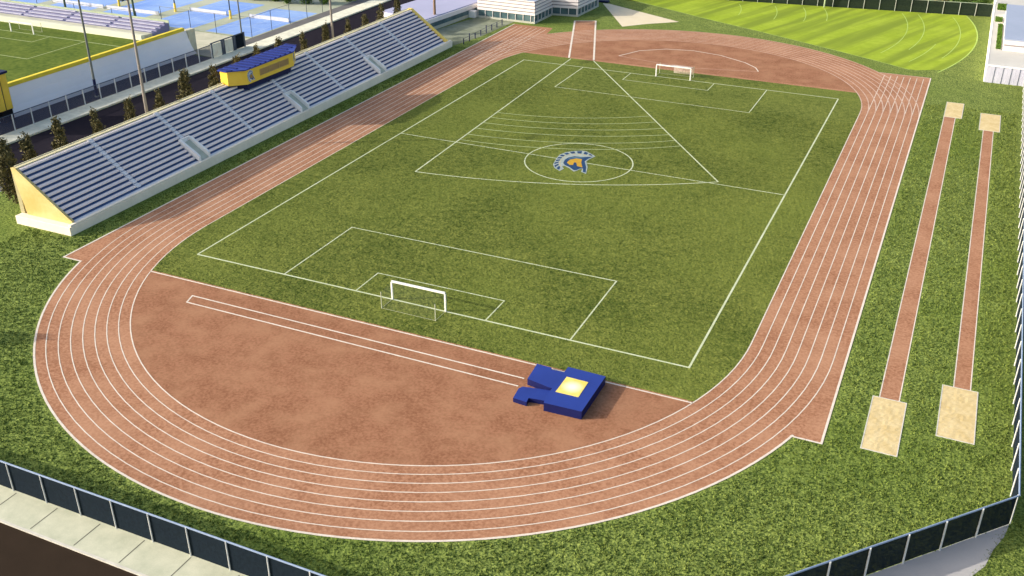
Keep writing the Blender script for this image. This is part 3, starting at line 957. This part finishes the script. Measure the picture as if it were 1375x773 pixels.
sb = thing('scoreboard', 'tall yellow panelled scoreboard with black battens at the left edge', 'scoreboard', (-103.2, -29, 0))
MB().box(-1.6, -.05, -6, 5.3, 2.2, 8.9).build('cabinet', M_navy, sb)
for k in range(7):
    y = 5.2 - k * 1.6
    MB().box(-.047, .06, y - 1.38, y, 2.3, 8.8).build('panel', M_yellow, sb)
MB().box(-1.8, .3, -6.3, 5.5, 8.903, 9.3).build('cap', M_navy, sb)
for y0, y1 in ((2.9, 5.2), (-5.8, -3.6)):
    MB().box(-1.4, -.2, y0, y1, 0, 2.197).build('base', mat('black_steel', (.012, .012, .014)), sb)

af = fence('mesh_fence', 'purple grey mesh fence along the raised walk behind the grandstand', (-97.6, -75), (-97.6, 25.4), 3.0, 4.1, M_screenmesh, side=-1, z=.3, post_w=.22, rail=M_darkpost)
bf = thing('panel_fence', 'dark framed fence end holding two cream panels', 'fence', (-97.6, 25.5, .3))
for y in (0, 3.6, 4.3, 7.6, 8.2, 11.5):
    MB().box(-.12, .12, y, y + .45, 0, 3.2).build('fence_post', M_darkpost, bf)
MB().box(-.1, .1, 0, 12, 3.203, 3.4).build('top_rail', M_darkpost, bf)
for y0, y1 in ((.48, 3.55), (4.78, 7.55)):
    MB().box(-.04, .04, y0, y1, .15, 3.0).build('cream_panel', M_banner, bf)
MB().box(-.05, .05, 8.7, 11.45, .1, 3.15).build('navy_panel', M_screen, bf)

# ------------------------------------------------------------------ second field and low bleachers
struct(MB().poly([(-230, -60), (-107.3, -60), (-107.3, 32), (-230, 32)], .008), 'second_field', M_field2)
m2 = MB()
m2.strip([(-189, -20), (-189, 25.6), (-121.5, 25.6), (-121.5, -20)], .26, .016)
m2.strip([(-175.8, 25.6), (-175.8, 8.4), (-135.4, 8.4), (-135.4, 25.6)], .24, .02)
m2.strip([(-164.8, 25.6), (-164.8, 20), (-146.5, 20), (-146.5, 25.6)], .22, .02)
struct(m2, 'second_field_lines', M_fline_faint)

bl = thing('bleachers', 'low lavender bleachers with pale front beyond the second field', 'bleachers', (-155, 32, 0))
MB().box(-40, 31, .1, 1.2, 0, 1.2).build('front_wall', mat('pale_yellow_wall', (.66, .66, .52), (.55, .56, .44), layers=((.2, 1),)), bl)
MB().box(-40, 31, 1.203, 3.9, 0, 1.0).build('walkway', M_cream, bl)
for k in range(4):
    MB().box(-40, 31, 3.9 + k * 1.5 + .003, 5.4 + k * 1.5, 0, 1.0 + k * .38).build('step', mat('bleacher_step_grey', (.22, .22, .34), (.16, .16, .28), layers=((.2, 1),)), bl)
    for s in range(5):
        MB().box(-40 + s * 14.3, -40 + s * 14.3 + 13.2, 3.9 + k * 1.5 + .4, 4.9 + k * 1.5, 1.1 + k * .38, 1.32 + k * .38).build('bench', mat('weathered_bench', (.44, .44, .54), (.34, .35, .46), layers=((.4, 1),)), bl)
MB().box(-40, 31, 9.95, 10.15, 0, 2.6).box(-40, 31, 9.9, 10.2, 2.603, 2.75).build('back_parapet', mat('pale_green_parapet', (.42, .50, .34)), bl)

# ------------------------------------------------------------------ courts
struct(MB().poly([(-240, 42.5), (-123, 42.5), (-123, 45.4), (-102, 45.4), (-102, 92), (-240, 92)], .012), 'court_surround', M_courtgreen)
ct = MB()
ctl = MB()
for x0, x1, y0, y1 in ((-116.6, -102.6, 46.2, 74.5), (-135.6, -121.4, 46.0, 77), (-155, -140.5, 46.0, 78), (-174, -159.5, 46, 78), (-193, -178.5, 46, 78)):
    ct.poly([(x0, y0), (x1, y0), (x1, y1), (x0, y1)], .02)
    ctl.strip([(x0 + 2, y0 + 2.5), (x1 - 2, y0 + 2.5), (x1 - 2, y1 - 2.5), (x0 + 2, y1 - 2.5)], .16, .028, closed=True)
    ctl.strip([((x0 + x1) / 2, y0 + 8), ((x0 + x1) / 2, y1 - 8)], .14, .028)
    ctl.strip([(x0 + 2, y0 + 8), (x1 - 2, y0 + 8)], .14, .028)
    ctl.strip([(x0 + 2, y1 - 8), (x1 - 2, y1 - 8)], .14, .028)
struct(ct, 'court_surface', M_court)
struct(ctl, 'court_lines', mat('pale_court_line', (.45, .55, .72)))
for x0, x1, y, lab in ((-115.6, -103.2, 62.5, 'white tennis net on the blue court nearest the asphalt path'),
                       (-134.5, -122.5, 62.0, 'white tennis net on the middle blue court'),
                       (-156.5, -138.5, 54.5, 'long white net across the courts above the low bleachers, right stretch'),
                       (-176, -157.5, 54.5, 'long white net across the courts above the low bleachers, left stretch')):
    tn = thing('tennis_net', lab, 'net', ((x0 + x1) / 2, y, 0), 0, 'white nets on the courts')
    h = (x1 - x0) / 2
    for s in (-1, 1):
        MB().tube((s * h, 0, 0), (s * h, 0, 1.15), .06, n=8).build('net_post', M_darkpost, tn)
    MB().box(-h + .07, h - .07, -.03, .03, .1, 1.05).build('netting', M_netband, tn)
for (x, y, lab) in ((-137.8, 60.0, 'yellow padded court post between the middle blue courts'), (-119.3, 59.6, 'yellow padded court post beside the nearest white net'),
                    (-156.0, 58.7, 'yellow padded court post farthest left')):
    cp = thing('court_post', lab, 'post', (x, y, 0), 0, 'padded court posts')
    MB().tube((0, 0, 0), (0, 0, 2.2), .32, .30, 10).build('pad', M_yellow, cp)
    MB().tube((0, 0, 2.203), (0, 0, 12), .16, .12, 10).build('shaft', M_darkpost, cp)


def wire_fence(label, pts, h, group):
    f = thing('wire_fence', label, 'fence', (pts[0][0], pts[0][1], 0), 0, group)
    o = Vector((pts[0][0], pts[0][1], 0))
    for p in pts:
        q = Vector((p[0], p[1], 0)) - o
        MB().tube(q, q + Vector((0, 0, h)), .07, n=8).build('fence_post', M_darkpost, f)
    tr, ms = MB(), MB()
    for a, b in zip(pts[:-1], pts[1:]):
        a, b = Vector((*a, 0)) - o, Vector((*b, 0)) - o
        up = Vector((0, 0, h))
        tr.tube(a + up, b + up, .05, n=6)
        ms.quad(a, b, b + up * .98, a + up * .98)
    tr.build('top_rail', M_pole, f)
    ms.build('wire_mesh', M_wire, f)
    return f


wire_fence('thin wire fence wrapping the corner of the blue courts', [(-129.6, 45.7), (-120.5, 45.6), (-112.5, 45.5), (-102, 45.7), (-102.1, 53.8), (-102.1, 61.5), (-102.1, 69), (-102, 76)], 4.9, 'court fences')
wire_fence('thin wire fence along the back of the low bleachers', [(-191, 43.6), (-179, 43.6), (-169.4, 43.6), (-156.4, 43.6), (-143.7, 43.6), (-135.7, 43.6)], 3.6, 'court fences')
for (x, y, lab) in ((-181.9, 43.1, 'dark green pole behind the low bleachers at the left edge'), (-158.9, 43.1, 'dark green pole behind the middle of the low bleachers'),
                    (-135.7, 43.1, 'dark green pole behind the right end of the low bleachers')):
    gp = thing('flood_pole', lab, 'pole', (x, y, 0), 0, 'green poles behind the low bleachers')
    MB().tube((0, 0, .0), (0, 0, 13), .30, .22, 10).build('shaft', mat('green_pole', (.07, .11, .08)), gp)
    MB().tube((0, 0, 0), (0, 0, .35), .5, .46, 10).build('base', M_concrete, gp)

# ------------------------------------------------------------------ school building at the top
bd = thing('school_building', 'stepped white banded building with teal glass ground floor', 'building', (-46, 88, 0))


def grow(pts, o):
    n = len(pts)
    out = []
    for i in range(n):
        a, b, c = Vector(pts[i - 1]), Vector(pts[i]), Vector(pts[(i + 1) % n])
        d1, d2 = (b - a).normalized(), (c - b).normalized()
        n1, n2 = Vector((d1.y, -d1.x)), Vector((d2.y, -d2.x))
        mm = (n1 + n2).normalized()
        out.append(tuple(b + mm * (o / max(.3, mm.dot(n1)))))
    return out


def ccw(p):
    a = sum(p[i][0] * p[(i + 1) % len(p)][1] - p[(i + 1) % len(p)][0] * p[i][1] for i in range(len(p)))
    return p if a > 0 else p[::-1]


foot = ccw([(x + 46, y - 88) for x, y in ((-62.4, 89.0), (-46.0, 88.3), (-45.7, 99.6), (-38.9, 100.6), (-38.2, 114.5), (-62.4, 130))])
MB().prism(grow(foot, .15), 0, .45).build('base_course', M_concrete, bd)
MB().prism(grow(foot, -.1), .453, 2.05).build('glazing', M_glass, bd)
mul = MB()
n = len(foot)
for i in range(n):
    a, b = Vector(foot[i]), Vector(foot[(i + 1) % n])
    L = (b - a).length
    for k in range(int(L / 2.2) + 1):
        p = a + (b - a) * (k * 2.2 / L)
        mul.box(p.x - .07, p.x + .07, p.y - .07, p.y + .07, .455, 2.05)
mul.build('mullion_row', M_blight, bd)
z = 2.053
for k in range(4):
    MB().prism(grow(foot, .12 - k * .03), z, z + .58).build('cladding_band', M_blight, bd)
    MB().prism(grow(foot, -.14), z + .583, z + .83).build('band_gap', M_bgap, bd)
    z += .833
MB().prism(grow(foot, -.05), z + .003, z + .22, 0, 1).build('roof', [M_blight, M_roofgrey], bd)

wg = thing('school_wing', 'long low wing with lavender roof left of the banded building', 'building', (-66.5, 70, 0))
wf = ccw([(x + 66.5, y - 70) for x, y in ((-66.6, 66.0), (-63.2, 98.0), (-79, 101), (-82, 72))])
MB().prism(wf, 0, .8).build('base_course', M_concrete, wg)
MB().prism(grow(wf, -.1), .803, 1.9).build('window_band', M_glass, wg)
MB().prism(grow(wf, .05), 1.903, 2.9).build('fascia', M_blight, wg)
MB().prism(grow(wf, -.5), 2.903, 3.1).build('roof', M_rooflav, wg)
MB().box(1.2, 3.8, 17.6, 19.2, 0, 1.7).build('white_porch', M_vom, wg)

struct(MB().poly([(-73, 60.3), (-54.6, 60.3), (-52.6, 70), (-52.0, 80), (-51.6, 88.4), (-62.5, 89.0), (-66, 71)], .013), 'plaza', M_plaza)
hr = thing('handrail', 'navy handrail with slim posts between the paved plaza and the track', 'railing', (-53, 62, 0))
for k in range(8):
    MB().box(-.09, .09, k * 3.1, k * 3.1 + .16, 0, 1.9 if k in (1, 4) else 1.4).build('post', M_navy, hr)
MB().bar((0, 0, 1.35), (0, 22, 1.35), .07).bar((0, 0, .8), (0, 22, .8), .05).build('rail', M_darkpost, hr)

tc = thing('throwing_platform', 'low navy block at the tip of the pale sand sector', 'platform', (-38.9, 120.6, 0))
MB().box(-1.6, 1.6, -.8, .8, 0, .5).build('platform', M_navy, tc, bevel=.08)

# ------------------------------------------------------------------ terrace on the right
tw = thing('terrace', 'raised white terrace with ribbed grey retaining wall at the right edge', 'terrace', (60.6, 81.2, 0))
MB().box(0.1, 60, .1, 88, 0, 3.5).build('terrace_body', mat('terrace_paving', (.60, .58, .52), (.50, .48, .43), layers=((.15, 1), (1, .3))), tw)
rb = MB()
k = 0
x = 0.0
while x < 22:
    rb.box(x, x + .78, -.22 if k % 2 else -.10, .097, 0, 3.45)
    x += .80
    k += 1
rb.build('ribbed_wall', M_rib, tw)
MB().box(-.12, .097, .1, 88, 0, 3.55).box(-.12, 30, -.24, .097, 3.453, 3.7).build('coping', M_white, tw)
hs = thing('terrace_pavilion', 'low pale pavilion with blue grey roof on the terrace', 'building', (63.2, 96, 3.5))
MB().box(0, 16, 0, 39, 0.003, 1.0).build('lower_wall', M_blight, hs)
MB().box(.12, 15.9, .12, 38.9, 1.003, 1.35).build('band_gap', M_bgap, hs)
MB().box(0, 16, 0, 39, 1.353, 2.3).build('upper_wall', M_blight, hs)
MB().box(-.12, 16.1, -.12, 39.1, 2.303, 2.55).build('roof', M_roofgrey, hs)
for (x0, x1, y0, y1, lab) in ((61.8, 62.9, 96, 122, 'long narrow green planter strip beside the terrace pavilion'),
                              (61.0, 62.7, 124.5, 130, 'small green planter left of the pavilion roof'),
                              (61.2, 63.6, 139, 147, 'square green planter at the far corner of the terrace')):
    pt = thing('planter', lab, 'planter', ((x0 + x1) / 2, (y0 + y1) / 2, 3.5), 0, 'green planters on the terrace')
    w, h = (x1 - x0) / 2, (y1 - y0) / 2
    MB().box(-w, w, -h, h, .004, .16).build('planter_box', M_concrete, pt)
    mb = MB()
    for k in range(int(w * h * 260) + 80):
        c = Vector((random.uniform(-w + .08, w - .08), random.uniform(-h + .08, h - .08), .17 + random.random() * .22))
        u = Vector((random.gauss(0, 1), random.gauss(0, 1), random.gauss(0, .6))).normalized() * .2
        v = u.cross(Vector((random.gauss(0, 1), random.gauss(0, 1), random.gauss(0, 1)))).normalized() * .1
        mb.quad(c - u, c + v, c + u, c - v)
    mb.poly([(-w + .06, -h + .06), (w - .06, -h + .06), (w - .06, h - .06), (-w + .06, h - .06)], .22)
    mb.build('hedge', mat('planter_green', (.10, .19, .02), (.06, .12, .014), layers=((1, 1),)), pt)
MB().tube((60.7, 149.5, 0), (60.7, 149.5, 14), .16, .13).build('net_pole', M_white)
tag(bpy.data.objects['net_pole.001'], 'slim white pole at the far corner of the terrace', 'pole')
fence('windscreen_fence', 'dark fence along the far side of the terrace', (62.5, 162), (95, 166), 3.3, 4.1, M_screenfar, side=-1, z=.0, group='windscreen fences around the track', postm=mat('grey_green_post', (.42, .45, .40)))

# ------------------------------------------------------------------ grass tufts
import numpy as np
rng = np.random.default_rng(5)


def in_stadium(x, y, r):
    yy = np.where(y < -S, y + S, np.where(y > SF, y - SF, 0))
    return x * x + yy * yy < r * r


def tufts(name, x, y, hmin, hmax, spread, wid, material, blades=4):
    n = len(x)
    X = np.repeat(x, blades) + rng.normal(0, spread, n * blades)
    Y = np.repeat(y, blades) + rng.normal(0, spread, n * blades)
    m = n * blades
    a = rng.random(m) * 2 * np.pi
    h = rng.uniform(hmin, hmax, m)
    w = rng.uniform(.6, 1.2, m) * wid
    lean = rng.uniform(.1, .8, m) * h
    la = rng.random(m) * 2 * np.pi
    v = np.empty((m, 3, 3), np.float32)
    v[:, 0, 0] = X - np.cos(a) * w; v[:, 0, 1] = Y - np.sin(a) * w; v[:, 0, 2] = .0
    v[:, 1, 0] = X + np.cos(a) * w; v[:, 1, 1] = Y + np.sin(a) * w; v[:, 1, 2] = .0
    v[:, 2, 0] = X + np.cos(la) * lean; v[:, 2, 1] = Y + np.sin(la) * lean; v[:, 2, 2] = h
    me = bpy.data.meshes.new(name)
    me.vertices.add(m * 3); me.loops.add(m * 3); me.polygons.add(m)
    me.vertices.foreach_set('co', v.ravel())
    me.loops.foreach_set('vertex_index', np.arange(m * 3, dtype=np.int32))
    me.polygons.foreach_set('loop_start', np.arange(0, m * 3, 3, dtype=np.int32))
    me.polygons.foreach_set('loop_total', np.full(m, 3, np.int32))
    me.materials.append(material)
    me.update()
    o = bpy.data.objects.new(name, me)
    col.objects.link(o)
    o['kind'] = 'stuff'
    return o


N0 = 170000
x = rng.uniform(-62, 67.2, N0); y = rng.uniform(-102, 60, N0)
keep = ~in_stadium(x, y, RO + .35) & ~((np.abs(x) > 35) & (np.abs(x) < RO + .5) & (y > -63.9))
keep &= ~((x < -54.0) & (y > -58.6)) & ~(y < -102.0 + .15) & ~((x > 37) & (y < -102.2 + (x - 37) * 1.105))
for x0, x1, y0, y1 in ((53.6, 57.9, -63, -52.2), (60.2, 64.5, -57.8, -46.8), (54.2, 56.8, -53, 53), (61.3, 63.6, -48, 47.5), (54.2, 57.9, 52, 63), (60.5, 64.7, 46, 58.2)):
    keep &= ~((x > x0) & (x < x1) & (y > y0) & (y < y1))
tufts('rough_grass', x[keep], y[keep], .08, .26, .10, .055, M_grass)
# ragged grass creeping over the rounded end of the grey pavement
N2 = 5000
y = rng.uniform(-102, -67, N2)
xb = np.interp(y, [-102.3, -95, -89, -84, -79.8, -77.2, -75.4, -72.9, -70.8, -68.7], [55, 58, 60.6, 62.4, 63.9, 64.6, 65.6, 66.2, 67.0, 67.4])
x = xb + rng.exponential(4.5, N2) - np.abs(rng.normal(0, .2, N2))
keep = (x < 82) & ~((y > -68.9) & (x < 67.9))
tufts('rough_grass', x[keep], y[keep], .03, .10, .12, .05, M_grass)
N1 = 70000
x = rng.uniform(-RI, RI, N1); y = rng.uniform(-61.8, 40, N1)
keep = in_stadium(x, y, RI - .25) & (x * x + y * y > 36)
keep &= (np.abs(np.abs(x) - W2) > .3) & (np.abs(y + L2) > .35)
tufts('pitch_grass', x[keep], y[keep], .05, .13, .12, .05, M_infield)

# ------------------------------------------------------------------ light and camera
SUN_DIR = Vector((0.87, 0.50))      # direction the shadows fall
SUN_EL = 21.0
w = bpy.data.worlds.new('World')
scene.world = w
w.use_nodes = True
nt = w.node_tree
bg = nt.nodes['Background']
sky = nt.nodes.new('ShaderNodeTexSky')
sky.sky_type = 'NISHITA'
sky.sun_disc = False
sky.sun_elevation = R(SUN_EL)
sky.sun_rotation = math.atan2(-SUN_DIR.x, -SUN_DIR.y)
sky.air_density = 1.0
sky.dust_density = 4.0
sky.ozone_density = 1.0
nt.links.new(sky.outputs[0], bg.inputs['Color'])
bg.inputs['Strength'].default_value = 0.15
sun = bpy.data.lights.new('sun', 'SUN')
sun.energy = 2.9
sun.angle = R(0.6)
sun.color = (1.0, .93, .82)
so = bpy.data.objects.new('sun', sun)
col.objects.link(so)
ray = Vector((SUN_DIR.x, SUN_DIR.y, 0)).normalized() * math.cos(R(SUN_EL)) + Vector((0, 0, -math.sin(R(SUN_EL))))
so.rotation_euler = ray.to_track_quat('-Z', 'Y').to_euler()
so.location = (-60, -60, 90)

cam = bpy.data.cameras.new('camera')
co = bpy.data.objects.new('camera', cam)
col.objects.link(co)
right = Vector((0.91109306, 0.4121738, 0.00471119))
up = Vector((-0.19589703, 0.42290953, 0.88474396))
fwd = Vector((-0.36267587, 0.807007, -0.46605356))
mw = Matrix(((right.x, up.x, -fwd.x, 55.4359), (right.y, up.y, -fwd.y, -150.4749), (right.z, up.z, -fwd.z, 60.2061), (0, 0, 0, 1)))
co.matrix_world = mw
cam.sensor_width = 36
cam.lens = 36 * 1351.24 / 1375
cam.clip_start = .5
cam.clip_end = 2000
scene.camera = co
vs = scene.view_settings
vs.view_transform = 'Standard'
vs.look = 'None'
vs.gamma = 1
vs.exposure = 0.9
vs.use_curve_mapping = False
scene.cycles.max_bounces = 6
scene.cycles.transparent_max_bounces = 16
